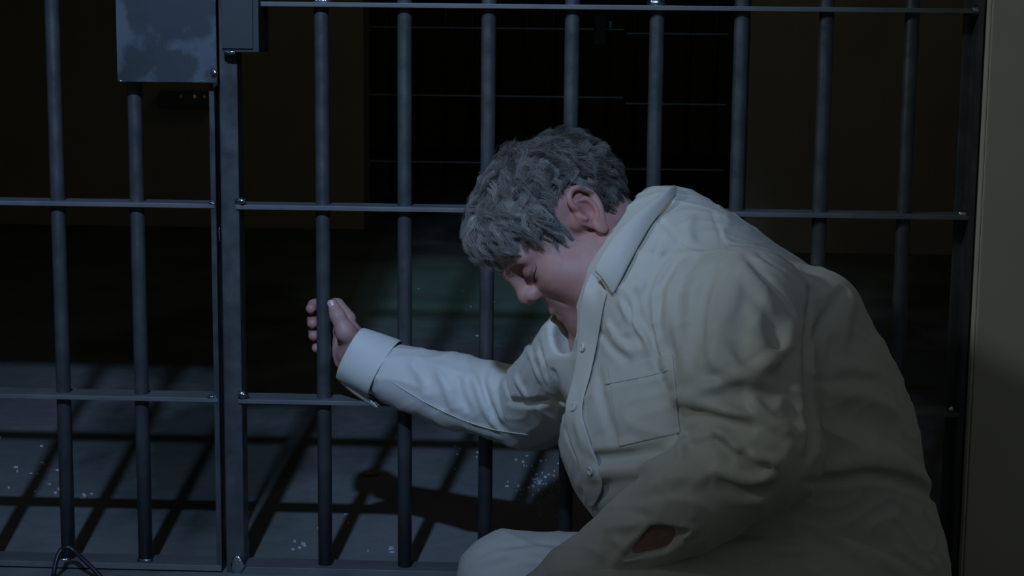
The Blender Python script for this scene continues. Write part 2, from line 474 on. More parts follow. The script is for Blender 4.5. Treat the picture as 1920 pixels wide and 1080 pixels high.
#==PERSON==
# ------------------------------------------------------------------ implicit-surface sculpting
class Field:
    """smooth union of primitives; ops = (distance fn, bounding centre, bounding radius, blend, sign)"""
    def __init__(self): self.ops = []; self.dis = []; self.crease = None

    def add(self, fn, c, r, k=0.02, sign=1): self.ops.append((fn, np.asarray(c, float), float(r), k, sign)); return self

    def cap(self, a, b, ra, rb=None, k=0.02, sign=1, squash=None):
        a = np.asarray(a, float); b = np.asarray(b, float); rb = ra if rb is None else rb
        ab = b - a; L2 = float(ab @ ab) + 1e-12
        if squash is not None:
            w = np.asarray(squash[0], float); w = w / np.linalg.norm(w); s = squash[1]
        def fn(p):
            q = p - a.astype(np.float32)
            t = np.clip(q @ (ab / L2).astype(np.float32), 0, 1)
            q = q - t[..., None] * ab.astype(np.float32)
            if squash is not None:
                q = q + (q @ w.astype(np.float32))[..., None] * ((1 / s - 1) * w).astype(np.float32)
            return (np.sqrt((q * q).sum(-1)) - (ra + (rb - ra) * t)) * (1.0 if squash is None else min(1.0, s))
        return self.add(fn, (a + b) / 2, np.sqrt(L2) / 2 + max(ra, rb) * (1 if squash is None else max(1, squash[1])), k, sign)

    def ell(self, c, r, axes=None, k=0.02, sign=1):
        c = np.asarray(c, float); r = np.asarray(r, float)
        A = np.eye(3) if axes is None else np.asarray(axes, float)
        def fn(p):
            q = (p - c.astype(np.float32)) @ A.T.astype(np.float32)
            q1 = q / r.astype(np.float32); k0 = np.sqrt((q1 * q1).sum(-1)) + 1e-6
            q2 = q1 / r.astype(np.float32); k1 = np.sqrt((q2 * q2).sum(-1)) + 1e-6
            return k0 * (k0 - 1) / k1
        return self.add(fn, c, max(r), k, sign)

    def chain(self, pts, rad, k=0.01, sign=1):
        for i in range(len(pts) - 1):
            self.cap(pts[i], pts[i + 1], rad[i], rad[i + 1], k, sign)
        return self

    def fold(self, pts, amp, w, groove=0.35, taper=True):
        """a ridge (amp > 0) or a groove (amp < 0) that follows a polyline on the surface"""
        pts = np.asarray(pts, float)
        self.dis.append((pts, amp, w, groove, taper, pts.mean(0), np.linalg.norm(pts - pts.mean(0), axis=1).max() + 9 * w + 0.01))
        return self

    def value(self, p, cen=None, R=0.0, fold=True):
        """p (B,N,3) float32; cen (B,3) block centres, R block radius"""
        B = p.shape[0]
        d = np.full(p.shape[:2], 1.0, np.float32)
        if cen is None: cen = p[:, :1].mean(1); R = 1e3
        for fn, c, r, k, sg in self.ops:
            m = (np.linalg.norm(cen - c, axis=1) - r) < R + 1.6 * k + 0.012
            if not m.any(): continue
            q = fn(p[m]); a = d[m]
            if sg > 0:
                h = np.clip(0.5 + 0.5 * (a - q) / k, 0, 1)
                d[m] = a + (q - a) * h - k * h * (1 - h)
            else:
                q = -q
                h = np.clip(0.5 - 0.5 * (a - q) / k, 0, 1)
                d[m] = a + (q - a) * h + k * h * (1 - h)
        if fold and self.crease is not None:
            a, f = self.crease
            x, y, z = p[..., 0] * f, p[..., 1] * f, p[..., 2] * f
            wx = x + 1.3 * np.sin(0.8 * z + 1.1 * y) + 0.5 * np.sin(2.1 * z + 0.7); wz = z + 1.2 * np.sin(0.9 * x + 0.6 * y + 1.0)
            d -= a * ((1 - np.abs(np.sin(0.62 * wx + 0.35 * wz + 0.5 * y))) ** 2 - 0.35)
            d -= 0.6 * a * ((1 - np.abs(np.sin(1.25 * wz - 0.9 * wx + 0.8 * y + 2.0))) ** 2 - 0.35)
        if fold:
            for pts, amp, w, g, taper, c, r in self.dis:
                m = (np.linalg.norm(cen - c, axis=1) - r) < R
                if not m.any(): continue
                pm = p[m]
                best = np.full(pm.shape[:2], 1e3, np.float32); tt = np.zeros_like(best)
                n = len(pts) - 1
                for i in range(n):
                    a, b = pts[i], pts[i + 1]; ab = b - a; L2 = ab @ ab + 1e-12
                    q = pm - a.astype(np.float32)
                    t = np.clip(q @ (ab / L2).astype(np.float32), 0, 1)
                    q = q - t[..., None] * ab.astype(np.float32)
                    s = (q * q).sum(-1)
                    u = s < best
                    best = np.where(u, s, best); tt = np.where(u, (i + t) / n, tt)
                e = np.exp(-best / (w * w)) - g * np.exp(-best / (5 * w * w))
                if taper: e = e * np.minimum(1, np.minimum(tt * 4 + 0.05, (1 - tt) * 4 + 0.05))
                d[m] -= amp * e
        return d

    def trace(self, px, py, y0=1.6, y1=3.3, fold=False):
        """first surface point on the sight lines (arrays)"""
        px = np.atleast_1d(np.asarray(px, float)); py = np.atleast_1d(np.asarray(py, float))
        D = CF[None] + CR[None] * ((px - 960) / FPX)[:, None] - CU[None] * ((py - 540) / FPX)[:, None]
        D /= np.linalg.norm(D, axis=1)[:, None]
        t = np.full(len(px), y0)
        for _ in range(90):
            p = (EYE + D * t[:, None]).astype(np.float32)
            dd = self.value(p[None], np.zeros((1, 3)), 1e3, fold)[0]
            t = t + np.clip(dd, -0.02, 0.2) * 0.85
        return EYE + D * t[:, None], np.abs(dd) < 0.01

    def normal(self, p, e=0.004, fold=False):
        p = np.asarray(p, float); g = []
        for i in range(3):
            o = np.zeros(3); o[i] = e
            g.append(self.value((p + o)[None].astype(np.float32), np.zeros((1, 3)), 1e3, fold)[0] - self.value((p - o)[None].astype(np.float32), np.zeros((1, 3)), 1e3, fold)[0])
        g = np.stack(g, 1); return g / (np.linalg.norm(g, axis=1)[:, None] + 1e-9)


def surface_net(F, lo, hi, h, B=8):
    lo = np.asarray(lo, float); hi = np.asarray(hi, float)
    nb = np.ceil((hi - lo) / (h * B)).astype(int)
    g = np.stack(np.meshgrid(*[np.arange(n) for n in nb], indexing='ij'), -1).reshape(-1, 3)
    cen = lo + (g + 0.5) * h * B
    R = h * B * 0.5 * math.sqrt(3)
    dc = np.concatenate([F.value(cen[i:i + 20000, None].astype(np.float32), cen[i:i + 20000], 0.05, False)[:, 0] for i in range(0, len(cen), 20000)])
    act = np.abs(dc) < R * 1.5 + 0.016
    g, cen = g[act], cen[act]
    loc = np.stack(np.meshgrid(*[np.arange(B + 1)] * 3, indexing='ij'), -1).reshape(-1, 3)
    dims = nb * B + 3
    keys, verts, quads = [], [], []
    def key(ix): return ((ix[:, 0] + 1) * dims[1] + ix[:, 1] + 1) * dims[2] + ix[:, 2] + 1
    corners = [(i, j, k) for i in (0, 1) for j in (0, 1) for k in (0, 1)]
    for s in range(0, len(g), 1500):
        gb = g[s:s + 1500]
        idx = gb[:, None] * B + loc[None]
        p = (lo + idx * h).astype(np.float32)
        d = F.value(p, cen[s:s + 1500], R).reshape(-1, B + 1, B + 1, B + 1)
        n = d < 0
        cn = np.stack([n[:, i:B + i, j:B + j, k:B + k] for i, j, k in corners], -1)
        has = cn.any(-1) & ~cn.all(-1)
        bi, x, y, z = np.nonzero(has)
        dv = np.stack([d[bi, x + i, y + j, z + k] for i, j, k in corners], -1)
        acc = np.zeros((len(bi), 3)); cnt = np.zeros(len(bi))
        for a in range(8):
            for b in range(a + 1, 8):
                ca, cb = np.array(corners[a]), np.array(corners[b])
                if np.abs(ca - cb).sum() != 1: continue
                m = (dv[:, a] < 0) != (dv[:, b] < 0)
                t = np.where(m, dv[:, a] / np.where(m, dv[:, a] - dv[:, b], 1), 0)
                acc += np.where(m[:, None], ca + (cb - ca) * t[:, None], 0); cnt += m
        acc /= cnt[:, None]
        cell = gb[bi] * B + np.stack([x, y, z], -1)
        keys.append(key(cell)); verts.append(lo + (cell + acc) * h)
        for ax in range(3):
            o = [0, 0, 0]; o[ax] = 1
            n0 = n[:, :B, :B, :B]; n1 = n[:, o[0]:B + o[0], o[1]:B + o[1], o[2]:B + o[2]]
            bi, x, y, z = np.nonzero(n0 != n1)
            c = gb[bi] * B + np.stack([x, y, z], -1)
            flip = ~n0[bi, x, y, z]
            u, v = (ax + 1) % 3, (ax + 2) % 3
            eu = np.zeros(3, int); eu[u] = 1; ev = np.zeros(3, int); ev[v] = 1
            q = np.stack([key(c - eu - ev), key(c - ev), key(c), key(c - eu)], 1)
            q[flip] = q[flip][:, ::-1]
            quads.append(q)
    keys = np.concatenate(keys); verts = np.concatenate(verts); quads = np.concatenate(quads)
    o = np.argsort(keys); keys = keys[o]; verts = verts[o]
    ii = np.searchsorted(keys, quads); ii = np.clip(ii, 0, len(keys) - 1)
    ok = (keys[ii] == quads).all(1)
    return verts, ii[ok]


def lap(V, Q, n=1, f=0.5):
    for _ in range(n):
        acc = np.zeros_like(V); c = np.zeros(len(V))
        for a, b in ((0, 1), (1, 2), (2, 3), (3, 0)):
            for s, t in ((a, b), (b, a)):
                for ax in range(3): acc[:, ax] += np.bincount(Q[:, s], V[Q[:, t], ax], len(V))
                c += np.bincount(Q[:, s], minlength=len(V))
        V = V + f * (acc / np.maximum(c, 1)[:, None] - V)
    return V


def biggest(V, Q):
    """keep the largest connected piece"""
    n = len(V); lab = np.arange(n)
    for _ in range(400):
        l0 = lab.copy()
        mn = lab[Q].min(1)
        for j in range(4): np.minimum.at(lab, Q[:, j], mn)
        lab = lab[lab]
        if (lab == l0).all(): break
    u, c = np.unique(lab, return_counts=True)
    keep = lab == u[c.argmax()]
    remap = np.cumsum(keep) - 1
    return V[keep], remap[Q[keep[Q].all(1)]]


def norm(v): v = np.asarray(v, float); return v / np.linalg.norm(v)


def curve(pts, n=8):
    pts = [np.asarray(p, float) for p in pts]; out = []
    for k in range(len(pts) - 1):
        p0, p1, p2, p3 = pts[max(k - 1, 0)], pts[k], pts[k + 1], pts[min(k + 2, len(pts) - 1)]
        for t in np.linspace(0, 1, n, endpoint=False):
            out.append(0.5 * (2 * p1 + (p2 - p0) * t + (2 * p0 - 5 * p1 + 4 * p2 - p3) * t * t + (3 * p1 - p0 - 3 * p2 + p3) * t ** 3))
    out.append(pts[-1]); return np.array(out)


# ------------------------------------------------------------------ the seated person
RIGHT, DOWN, NEAR = CR, -CU, -CF
# head frame: forward, up, and the person's left (towards the camera)
th, al, ti = math.radians(50), math.radians(10), math.radians(2)
_Fi = -math.cos(th) * RIGHT + math.sin(th) * DOWN
HF = norm(math.cos(al) * _Fi + math.sin(al) * NEAR)
HUp = -math.sin(th) * RIGHT - math.cos(th) * DOWN
HUp = norm(HUp - HF * (HUp @ HF))
HL = np.cross(HUp, HF)
HO = P(1090, 418, 2.53) - HL * 0.074
HS = 1.05


def hd(f, l, u): return HO + (HF * f + HL * l + HUp * u) * HS


HAX = np.stack([HF, HL, HUp])


def ear_points():
    pass


def head_ops(F):
    def E(c, r, k=0.02, s=1, ax=None): F.ell(hd(*c), np.array(r) * HS, HAX if ax is None else ax, k, s)
    def C(a, b, ra, rb=None, k=0.012, s=1): F.cap(hd(*a), hd(*b), ra * HS, None if rb is None else rb * HS, k, s)
    E((-0.002, 0, 0.048), (0.096, 0.074, 0.084))
    E((-0.03, 0, 0.03), (0.070, 0.068, 0.068), 0.03)
    E((0.055, 0, 0.055), (0.048, 0.060, 0.050), 0.03)
    E((0.048, 0, -0.02), (0.052, 0.060, 0.060), 0.03)
    for s in (1, -1):
        C((-0.002, 0.056 * s, -0.04), (0.075, 0.016 * s, -0.088), 0.022, 0.02, 0.03)
        E((0.063, 0.040 * s, -0.022), (0.030, 0.027, 0.026), 0.02)       # cheek
        E((0.045, 0.046 * s, -0.058), (0.036, 0.026, 0.034), 0.03)       # jowl
    E((0.083, 0, -0.090), (0.021, 0.026, 0.019), 0.02)                   # chin
    E((0.077, 0, -0.054), (0.026, 0.032, 0.030), 0.02)                   # mouth barrel
    E((0.03, 0, -0.10), (0.06, 0.045, 0.03), 0.04)                       # double chin
    for s in (1, -1):
        C((0.098, 0.006 * s, 0.030), (0.083, 0.046 * s, 0.029), 0.0105, 0.010, 0.014)  # brow ridge
        E((0.104, 0.031 * s, 0.012), (0.017, 0.018, 0.013), 0.016, -1)  # socket
        E((0.0835, 0.031 * s, 0.0105), (0.0145, 0.0175, 0.0130), 0.009)   # closed eyeball and lid
    # nose
    C((0.098, 0, 0.026), (0.110, 0, -0.002), 0.0085, 0.0095, 0.016)
    E((0.1115, 0, -0.0095), (0.0120, 0.0112, 0.0112), 0.010)
    for s in (1, -1):
        E((0.1035, 0.0130 * s, -0.0130), (0.0125, 0.0085, 0.0100), 0.006)
        E((0.1075, 0.0082 * s, -0.0222), (0.0068, 0.0042, 0.0060), 0.003, -1)
    # lips
    for s in (1, -1):
        C((0.1015, 0.0, -0.0485), (0.090, 0.022 * s, -0.053), 0.0062, 0.0028, 0.006)
        C((0.0995, 0.0, -0.0605), (0.089, 0.021 * s, -0.0555), 0.0072, 0.0026, 0.006)
        C((0.1065, 0.0, -0.0545), (0.088, 0.0265 * s, -0.0545), 0.0016, 0.0018, 0.004, -1)   # mouth line
        F.fold(curve([hd(0.106, 0.018 * s, -0.012), hd(0.102, 0.027 * s, -0.028), hd(0.093, 0.034 * s, -0.048), hd(0.084, 0.036 * s, -0.062)], 4), -0.0016, 0.0045, 0.2)
        F.fold(curve([hd(0.0965, 0.0215 * s, 0.004), hd(0.0985, 0.031 * s, 0.002), hd(0.088, 0.047 * s, 0.008), hd(0.079, 0.054 * s, 0.014)], 5), -0.0026, 0.0022, 0.1)   # lid line
        F.fold(curve([hd(0.098, 0.018 * s, -0.004), hd(0.098, 0.032 * s, -0.010), hd(0.088, 0.047 * s, -0.005)], 5), -0.0006, 0.004, 0.2)   # bag under the eye
    # ears
    for s in (1, -1):
        a = math.radians(14)
        eU = norm(math.cos(a) * HUp - math.sin(a) * HF); eF = norm(math.cos(a) * HF + math.sin(a) * HUp)
        eN = norm(HL * s * 0.93 - HF * 0.35); eF = norm(eF - eN * (eF @ eN)); eU = norm(eU - eN * (eU @ eN) - eF * (eU @ eF))
        c = hd(-0.012, 0.0765 * s, 0.0045)
        def e(f, n, u, c=c): return c + (eF * f + eN * n + eU * u) * HS
        F.ell(e(-0.002, 0.001, 0.002), np.array((0.0175, 0.0045, 0.029)) * HS, np.stack([eF, eN, eU]), 0.006)
        F.cap(e(0.010, -0.012, -0.004), e(-0.006, -0.004, 0.004), 0.012, 0.010, 0.008)
        hx = [(0.006, 0.004, 0.008), (0.0125, 0.006, 0.016), (0.011, 0.009, 0.027), (0.002, 0.011, 0.034), (-0.010, 0.012, 0.031), (-0.0185, 0.0125, 0.020), (-0.0205, 0.012, 0.006), (-0.0175, 0.010, -0.008), (-0.011, 0.008, -0.020)]
        hp = curve([e(*q) for q in hx], 3)
        F.chain(hp, [0.0037 * HS] * len(hp), 0.003)
        ah = curve([e(*q) for q in [(0.002, 0.006, 0.020), (-0.008, 0.0095, 0.015), (-0.0115, 0.010, 0.004), (-0.009, 0.009, -0.008), (-0.002, 0.007, -0.014)]], 3)
        F.chain(ah, [0.0030 * HS] * len(ah), 0.004)
        F.ell(e(-0.003, 0.0075, -0.026), np.array((0.0105, 0.0055, 0.0125)) * HS, np.stack([eF, eN, eU]), 0.006)   # lobe
        F.ell(e(0.000, 0.010, -0.001), np.array((0.0085, 0.0085, 0.0125)) * HS, np.stack([eF, eN, eU]), 0.004, -1)   # concha
        F.ell(e(-0.001, 0.011, 0.0235), np.array((0.008, 0.0045, 0.0055)) * HS, np.stack([eF, eN, eU]), 0.003, -1)
        F.cap(e(0.0105, 0.002, 0.000), e(0.0085, 0.007, -0.008), 0.0042, 0.0038, 0.004)   # tragus


# key joints
NECK0 = hd(-0.022, 0, -0.04)
NECK1 = P(1245, 520, 2.62)
SH_L = P(1392, 592, 2.37); EL_L = P(1428, 848, 2.25); WR_L = P(1092, 1078, 2.26)
SH_R = P(1140, 652, 2.61); EL_R = P(990, 765, 2.855); WR_R = P(676, 655, 2.938)
HIP_L = P(1500, 1105, 2.36); KN_L = P(1075, 1190, 2.20)
HIP_R = P(1330, 1130, 2.68); KN_R = P(950, 1090, 2.62)
AN_L = np.array([KN_R[0] + 0.22, 2.42, 0.07]); AN_R = np.array([0.42, 2.30, 0.06])
IMG = np.stack([RIGHT, DOWN, NEAR])


def rot_img(deg):
    """axes turned in the plane square to the view: first axis points right and `deg` downwards"""
    a = math.radians(deg)
    return np.stack([math.cos(a) * RIGHT + math.sin(a) * DOWN, -math.sin(a) * RIGHT + math.cos(a) * DOWN, NEAR])


def torso_ops(F, g=0.0, k=0.06):
    def E(px, py, Y, rx, ry, rz, deg=0, k=k): F.ell(P(px, py, Y), np.array((rx, ry, rz)) - g, rot_img(deg), k)
    E(1325, 622, 2.53, 0.195, 0.148, 0.190, 34)
    E(1395, 750, 2.50, 0.205, 0.185, 0.205, 62)
    E(1360, 850, 2.49, 0.235, 0.175, 0.225, 12)
    E(1545, 840, 2.47, 0.125, 0.22, 0.18, -14)
    E(1485, 1060, 2.49, 0.215, 0.18, 0.23, 0)
    E(1172, 650, 2.59, 0.080, 0.11, 0.10, -20, 0.05)
    F.cap(P(1285, 520, 2.58), P(1250, 450, 2.585), 0.100 - g, 0.072 - g, 0.05)


# ---- shirt
S = Field(); S.crease = (0.0028, 42.0)
torso_ops(S)
S.cap(P(1255, 470, 2.58), P(1305, 500, 2.50), 0.075, 0.080, 0.05)
S.ell(P(1524, 608, 2.44), (0.060, 0.075, 0.08), rot_img(30), 0.03)                # fabric standing off the shoulder blade
# far sleeve
S.cap(SH_R, EL_R, 0.085, 0.066, 0.03)
S.cap(SH_R + RIGHT * -0.045 + DOWN * 0.005, EL_R + RIGHT * 0.02, 0.06, 0.055, 0.03)
S.cap(EL_R, P(850, 733, 2.89), 0.064, 0.060, 0.012)
S.cap(P(850, 733, 2.89), P(745, 703, 2.922), 0.060, 0.051, 0.02)
# near sleeve
S.cap(SH_L, P(1400, 720, 2.30), 0.094, 0.090, 0.03)
S.cap(P(1400, 720, 2.30), EL_L, 0.092, 0.078, 0.012)
S.cap(EL_L, P(1300, 932, 2.245), 0.075, 0.066, 0.014)
S.cap(P(1300, 932, 2.245), WR_L, 0.066, 0.044, 0.02)
S.cap(hd(0.0, 0, -0.03), P(1190, 455, 2.60), 0.066, 0.068, 0.012, -1)
S.cap(hd(0.095, 0, -0.10), hd(0.0, 0, -0.06), 0.045, 0.062, 0.014, -1)


def px_curve(F, pts, n=5):
    """polyline on F's surface from photo pixels"""
    c = curve([np.array([x, y, 0.0]) for x, y in pts], n)
    q, ok = F.trace(c[:, 0], c[:, 1])
    return q


SFOLDS = [  # pixels, height (mm), half width (mm)
    # far sleeve
    ([(927, 688), (922, 720), (932, 760), (945, 795)], 5, 8), ([(946, 694), (947, 722), (958, 752)], -9, 5), ([(950, 752), (990, 756), (1030, 750)], -9, 6),
    ([(818, 690), (836, 727), (850, 770)], 3.5, 8), ([(858, 700), (863, 735), (882, 775)], -4.5, 6), ([(885, 695), (898, 735), (918, 785), (945, 815)], 3.5, 7),
    ([(765, 672), (785, 700), (800, 730)], 2.5, 9), ([(900, 700), (912, 740), (930, 790)], -3, 5), ([(965, 700), (975, 725), (990, 745)], 4, 8),
    ([(985, 640), (998, 675), (1015, 720)], 4, 7), ([(1005, 635), (1018, 675), (1028, 715)], -4, 6), ([(742, 760), (780, 790), (830, 815)], 2, 9),
    ([(737, 717), (790, 750), (857, 783), (923, 805), (990, 815)], 1.2, 3.2),
    # front of the shirt
    ([(1036, 690), (1045, 730), (1060, 775)], -6, 7), ([(1055, 800), (1075, 840), (1092, 872)], -5, 6), ([(1108, 620), (1088, 690), (1080, 730), (1086, 790), (1100, 850)], 3.5, 9),
    ([(1118, 690), (1128, 740), (1140, 790), (1160, 835)], -3.5, 8), ([(1120, 617), (1147, 653), (1182, 682)], -5, 5), ([(1133, 600), (1160, 640), (1190, 665)], 4, 6),
    ([(1158, 560), (1180, 597), (1205, 640)], 4, 6), ([(1190, 543), (1200, 593), (1226, 634)], -7, 6), ([(1176, 560), (1186, 610), (1205, 655)], -4, 5),
    ([(1100, 860), (1140, 860), (1194, 852), (1264, 838)], -8, 7), ([(1105, 838), (1150, 838), (1200, 834)], 4, 9), ([(1095, 893), (1130, 884), (1190, 880), (1240, 866)], 6, 12), ([(1085, 930), (1115, 928), (1150, 905)], -4, 8),
    # armhole, shoulder
    ([(1277, 457), (1238, 490), (1213, 540), (1210, 567), (1223, 633), (1240, 690), (1262, 745)], -8, 6), ([(1240, 437), (1224, 488), (1200, 530)], -4.5, 5),
    ([(1267, 487), (1247, 520), (1232, 545)], -4.5, 5), ([(1300, 470), (1270, 520), (1250, 580), (1252, 650)], 4, 10),
    ([(1343, 490), (1315, 547), (1302, 633), (1290, 700)], -6, 14), ([(1380, 520), (1355, 590), (1350, 650), (1370, 690)], 4, 16),
    ([(1393, 473), (1440, 527), (1470, 562), (1488, 592)], -5, 6), ([(1385, 490), (1425, 540), (1455, 590)], 4, 10), ([(1420, 470), (1440, 488), (1475, 505)], -3, 4), ([(1410, 480), (1445, 500), (1480, 520)], 3, 4),
    ([(1230, 410), (1253, 427), (1281, 461)], -2.5, 3), ([(1333, 390), (1347, 427), (1357, 463)], -2.5, 3), ([(1300, 400), (1290, 430), (1300, 460)], 2.5, 8),
    ([(1281, 461), (1320, 466), (1357, 463), (1393, 473)], -1.5, 3),
    ([(1521, 537), (1517, 607), (1514, 693), (1518, 760), (1524, 820), (1512, 870)], -12, 8), ([(1590, 538), (1553, 593), (1522, 640)], -7, 9), ([(1600, 545), (1590, 590), (1580, 640)], 4, 12),
    ([(1395, 620), (1430, 650), (1455, 690)], 4, 14), ([(1440, 600), (1470, 660), (1480, 720)], -4, 14),
    # broad light and dark panels of the near sleeve
    ([(1215, 560), (1226, 630), (1250, 690), (1262, 730)], 4, 14), ([(1255, 520), (1262, 600), (1280, 680)], 3, 12), ([(1338, 530), (1332, 600), (1334, 650), (1337, 705)], 4, 9),
    ([(1277, 747), (1333, 723), (1400, 705), (1467, 660), (1493, 600)], 6, 11), ([(1350, 742), (1400, 735), (1450, 740), (1480, 700)], -5, 11), ([(1440, 690), (1480, 740), (1500, 800)], -4, 12),
    ([(1360, 650), (1385, 690), (1390, 715)], 2.5, 6), ([(1375, 690), (1388, 700), (1392, 720)], -2, 4), ([(1405, 560), (1425, 610), (1420, 660)], 3, 12),
    # near elbow
    ([(1262, 745), (1300, 752), (1350, 768), (1412, 787)], 9, 9), ([(1268, 775), (1311, 777), (1370, 792), (1420, 808)], -10, 8), ([(1400, 720), (1430, 775), (1467, 802), (1488, 812)], 8, 9),
    ([(1320, 700), (1360, 720), (1400, 735)], -4, 12), ([(1330, 690), (1390, 700), (1440, 740)], 4, 10), ([(1272, 832), (1300, 822), (1340, 812), (1365, 825)], 5, 9), ([(1290, 800), (1275, 830), (1280, 860)], 5, 8),
    ([(1331, 876), (1389, 899), (1430, 898), (1446, 885)], 8, 8), ([(1400, 850), (1430, 865), (1470, 870)], 5, 9), ([(1380, 850), (1420, 880), (1450, 872)], -6, 8), ([(1340, 905), (1400, 925), (1450, 915)], -6, 9),
    ([(1310, 790), (1350, 830), (1380, 870)], -4, 10), ([(1340, 800), (1370, 830), (1390, 850)], 4, 7), ([(1240, 900), (1290, 890), (1330, 905)], 4, 12), ([(1150, 950), (1200, 935), (1250, 930)], -3, 12),
    ([(1117, 971), (1150, 958), (1190, 962), (1222, 972)], -4, 6), ([(1125, 990), (1165, 985), (1205, 985)], 3, 7), ([(1130, 1010), (1140, 1040), (1130, 1075)], -3, 8), ([(1150, 1060), (1165, 1030), (1150, 1010)], 4, 7),
    # back
    ([(1522, 712), (1560, 716), (1595, 712)], -4, 6), ([(1545, 745), (1600, 738), (1650, 752), (1690, 780)], 4, 12), ([(1560, 780), (1620, 790), (1690, 820)], -4, 16), ([(1560, 690), (1600, 690), (1650, 700)], 4, 10),
    ([(1590, 860), (1650, 850), (1720, 870)], 4, 14), ([(1506, 905), (1578, 899), (1629, 889), (1684, 899), (1740, 922), (1774, 957)], -9, 7), ([(1540, 880), (1629, 870), (1700, 880), (1750, 905)], 5, 12),
]
print('tracing folds')
for pts, a, w in SFOLDS:
    S.fold(px_curve(S, pts, 4), a * 0.0021, w * 0.00095, 0.3 if a > 0 else 0.2)
# cuff ends: the far sleeve stops at its cuff, the near sleeve has a slit and is hollow at the end
FWD_R = norm(WR_R - P(850, 733, 2.89))
FWD_L = norm(WR_L - P(1300, 932, 2.245))
S.cap(WR_L, WR_L + FWD_L * 0.07, 0.045, 0.043, 0.02)
S.cap(WR_L + FWD_L * 0.155, WR_L + FWD_L * 0.22, 0.09, 0.09, 0.002, -1)
S.cap(WR_L + FWD_L * 0.03, WR_L + FWD_L * 0.10, 0.036, 0.040, 0.004, -1)
sl, _ = S.trace([1172, 1232, 1286], [1042, 1013, 996])
si = -S.normal(sl)
S.chain([sl[0], sl[1], sl[2]], [0.005, 0.021, 0.007], 0.006, -1)
S.fold(curve([sl[0] - NEAR * 0 + DOWN * -0.008, sl[1] - DOWN * 0.020, sl[2] - DOWN * 0.004, sl[2] + RIGHT * 0.008, sl[1] + DOWN * 0.018, sl[0] + DOWN * 0.008], 4), 0.005, 0.005, 0.0, False)


def build_field(name, F, lo, hi, h, m, parent, smooth=1, biggest_only=True):
    V, Q = surface_net(F, lo, hi, h)
    if biggest_only: V, Q = biggest(V, Q)
    if smooth: V = lap(V, Q, smooth, 0.4)
    me = mesh_np(name, V, Q)
    return link_mesh(name, me, m, parent), V, Q


# ---- the body: head, neck, trunk, arms, hands and legs in one surface
Bd = Field()
torso_ops(Bd, 0.030)
Bd.cap(NECK0, NECK1, 0.062, 0.075, 0.04)
Bd.cap(NECK0 + HF * 0.02, NECK1, 0.055, 0.07, 0.03)
Bd.cap(NECK1, SH_L, 0.06, 0.06, 0.04); Bd.cap(NECK1, SH_R, 0.06, 0.055, 0.04)
head_ops(Bd)
Bd.chain([SH_L, EL_L, P(1320, 925, 2.247), P(1195, 1018, 2.252)], [0.058, 0.050, 0.047, 0.037], 0.02)
Bd.cap(P(1195, 1018, 2.252), WR_L, 0.037, 0.027, 0.03)
Bd.chain([SH_R, EL_R, P(740, 690, 2.925)], [0.05, 0.042, 0.031], 0.03)
Bd.cap(P(740, 690, 2.925), WR_R, 0.031, 0.026, 0.02)
Bd.chain([HIP_L, KN_L], [0.085, 0.055], 0.04); Bd.chain([HIP_R, KN_R], [0.085, 0.052], 0.04)
Bd.chain([KN_R, AN_L], [0.045, 0.034], 0.02); Bd.chain([KN_L, AN_R], [0.045, 0.034], 0.02)
for an, d in ((AN_L, (0.10, -0.05, -0.03)), (AN_R, (0.11, 0.04, -0.02))):
    Bd.chain([an + np.array((-0.02, 0, -0.015)), an + np.array(d)], [0.036, 0.026], 0.02)
Bd.chain(list(sl + si * np.array([[0.030], [0.037], [0.030]])), [0.016, 0.023, 0.016], 0.012)
# right hand: wraps the bar from behind, palm and thumb towards the camera
Bd.cap(WR_R, P(652, 618, 2.955), 0.024, 0.019, 0.012)
Bd.cap(WR_R + DOWN * 0.008, P(641, 664, 2.958), 0.021, 0.0135, 0.010)
Bd.cap(P(660, 680, 2.945), P(640, 680, 2.955), 0.017, 0.011, 0.010)
Bd.ell(P(645, 638, 2.962), (0.019, 0.034, 0.012), rot_img(12), 0.010)
FING = [
    ([P(655, 597, 2.956), P(633, 571, 2.974), P(603, 567, 2.982), P(588, 572, 2.968), P(583, 579, 2.953)], [0.0115, 0.0105, 0.0098, 0.0094, 0.0088]),
    ([P(648, 612, 2.966), P(630, 594, 2.984), P(604, 592, 2.988), P(587, 599, 2.972), P(586, 606, 2.953)], [0.0115, 0.0108, 0.0102, 0.0098, 0.0094]),
    ([P(644, 632, 2.968), P(628, 619, 2.984), P(604, 618, 2.986), P(589, 623, 2.970), P(588, 630, 2.954)], [0.0110, 0.0102, 0.0096, 0.0092, 0.0088]),
    ([P(642, 654, 2.965), P(628, 645, 2.980), P(608, 643, 2.982), P(595, 647, 2.970), P(593, 653, 2.957)], [0.0100, 0.0090, 0.0084, 0.0080, 0.0076]),
]
for p, r in FING: Bd.chain(p, r, 0.0035)
TH = [P(668, 650, 2.937), P(648, 622, 2.920), P(633, 592, 2.922), P(624, 571, 2.930)]
Bd.chain(TH, [0.0170, 0.0155, 0.0112, 0.0092], 0.010)
Bd.cap(P(662, 650, 2.936), P(650, 662, 2.942), 0.016, 0.014, 0.012)
